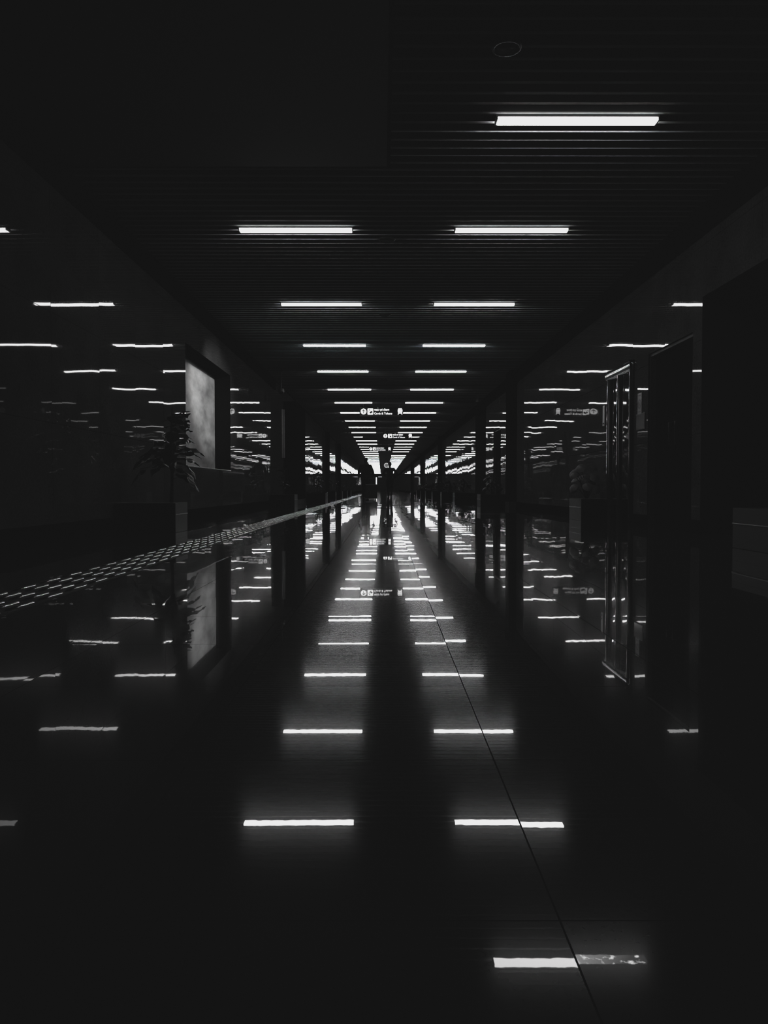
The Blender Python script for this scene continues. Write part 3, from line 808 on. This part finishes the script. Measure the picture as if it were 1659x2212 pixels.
    for s, t in ((-1, 'L'), (1, 'R')):
        q = P[t]; kn, an = Vector(q['knee']), Vector(q['ankle'])
        j3('hip'+t, (s*.098, 0, .84), .105); j3('kn'+t, q['knee'], .076); j3('hem'+t, tuple(an+Vector((0, 0, .02))), .062)
        E3 += [('seat', 'hip'+t), ('hip'+t, 'kn'+t), ('kn'+t, 'hem'+t)]
    tr = skin_body('trousers', J3, E3, 'seat', e); tr.data.materials.append(M['cloth2'])
    for s, t in ((-1, 'L'), (1, 'R')):
        q = P[t]; an, toe = Vector(q['ankle']), Vector(q['toe']); d = (toe-an); d.z = 0; d.normalize(); sd = Vector((-d.y, d.x, 0))
        mb = MB(); heel = an-d*.075; L = .27
        rows = []
        for i in range(9):
            u = i/8; wv = (.036+.014*math.sin(PI*min(1, u*1.15)))*(.62 if i in (0, 8) else 1); hh = .085-.045*u
            cpt = heel+d*L*u; z0 = 0.0
            rows.append([mb.bm.verts.new(tuple(x*k for x in (cpt.x+sd.x*w_*wv, cpt.y+sd.y*w_*wv, z_))) for w_, z_ in ((-1, z0), (1, z0), (1.0, hh*.5), (.6, hh), (-.6, hh), (-1.0, hh*.5))])
        for A, B in zip(rows, rows[1:]):
            for q_ in range(6): mb.bm.faces.new((A[q_], A[(q_+1) % 6], B[(q_+1) % 6], B[q_])).smooth = True
        mb.bm.faces.new(rows[0]); mb.bm.faces.new(rows[-1])
        mb.build('shoe', M['hair'], e)
    return e
# local frame: the person faces -Y; both walk away from the camera, so they are turned round
poseA = {'L': dict(elbow=(-.30, .10, 1.10), wrist=(-.33, .26, .90), knee=(-.085, -.06, .49), ankle=(-.080, .10, .105), toe=(-.085, -.05, .035)),
         'R': dict(elbow=(.285, -.02, 1.10), wrist=(.275, -.10, .86), knee=(.10, -.10, .50), ankle=(.095, -.10, .085), toe=(.10, -.25, .030))}
A = person((-0.665, 31.55, 0), PI, 1.70, poseA, 'person in a bulky dark coat walking away, pulling a suitcase', dict(hem=.80, w=.205))
poseB = {'L': dict(elbow=(-.35, .03, 1.12), wrist=(-.20, -.10, .95), knee=(-.070, -.07, .49), ankle=(-.060, .05, .095), toe=(-.065, -.10, .032)),
         'R': dict(elbow=(.33, -.03, 1.14), wrist=(.20, -.22, 1.06), knee=(.075, -.04, .49), ankle=(.062, -.02, .085), toe=(.07, -.17, .030))}
B = person((0.345, 36.3, 0), PI, 1.68, poseB, 'slim person in dark clothes at mid-corridor with elbows held out', dict(hem=.88, w=.168))

e = tag(empty('suitcase', (-0.435, 30.75, 0)), 'dark upright wheeled suitcase at the right of the coated person', 'suitcase')
mb = MB(); mb.box(-.235, .235, -.14, .14, .055, .62, bev=.035)
for u in (-.16, -.08, 0, .08, .16): mb.box(u-.012, u+.012, -.146, -.138, .10, .575)
mb.build('shell', M['case'], e)
mb = MB(); mb.tube([(-.11, .10, .60), (-.11, .10, .84), (.11, .10, .84), (.11, .10, .60)], .010); mb.build('pull_handle', M['case'], e)
mb = MB(); mb.tube([(-.07, 0, .615), (-.06, 0, .645), (.06, 0, .645), (.07, 0, .615)], .011); mb.build('carry_handle', M['case'], e)
for u in (-.18, .18):
    for v in (-.10, .10):
        mb = MB(); mb.lathe([(0, -.014), (.024, -.014), (.028, -.008), (.028, .008), (.024, .014), (0, .014)], (u, v, .028), 14, axis='X'); mb.build('wheel', M['case'], e)
mb = MB(); mb.box(-.22, .235, -.143, -.138, .058, .066); mb.build('bottom_glint', M['brushed'], e)  # bright strip stands in for the reflected line under the case

# ------------------------------------------------------------------ world, camera, grading
w = bpy.data.worlds.new('World'); SC.world = w; w.use_nodes = True
w.node_tree.nodes['Background'].inputs[0].default_value = (0, 0, 0, 1)
cam = bpy.data.cameras.new('camera'); co = bpy.data.objects.new('camera', cam); COL.objects.link(co); SC.camera = co
cam.sensor_fit = 'HORIZONTAL'; cam.sensor_width = 36.0; cam.lens = 36.0*F_PX/1659.0
cam.clip_start = 0.02; cam.clip_end = 400
co.location = (0, 0, HC)
co.rotation_euler = Euler((PI/2 - math.atan(51/F_PX), 0, -math.atan(3.5/F_PX)), 'XYZ')
SC.cycles.max_bounces = 10; SC.cycles.glossy_bounces = 8; SC.cycles.diffuse_bounces = 3
SC.cycles.use_denoising = True; SC.cycles.filter_width = 1.1
SC.cycles.sample_clamp_indirect = 12.0; SC.cycles.blur_glossy = 0.0
vs = SC.view_settings
vs.view_transform = 'Standard'; vs.look = 'None'; vs.exposure = 0.0; vs.gamma = 1.0
# faded-black film curve of the photograph
vs.use_curve_mapping = True
cm = vs.curve_mapping; cm.extend = 'HORIZONTAL'; cm.use_clip = True
c = cm.curves[3]
c.points[0].location = (0.0, 0.0068); c.points[-1].location = (1.0, 0.83)
for p_ in c.points: p_.handle_type = 'VECTOR'
cm.update()
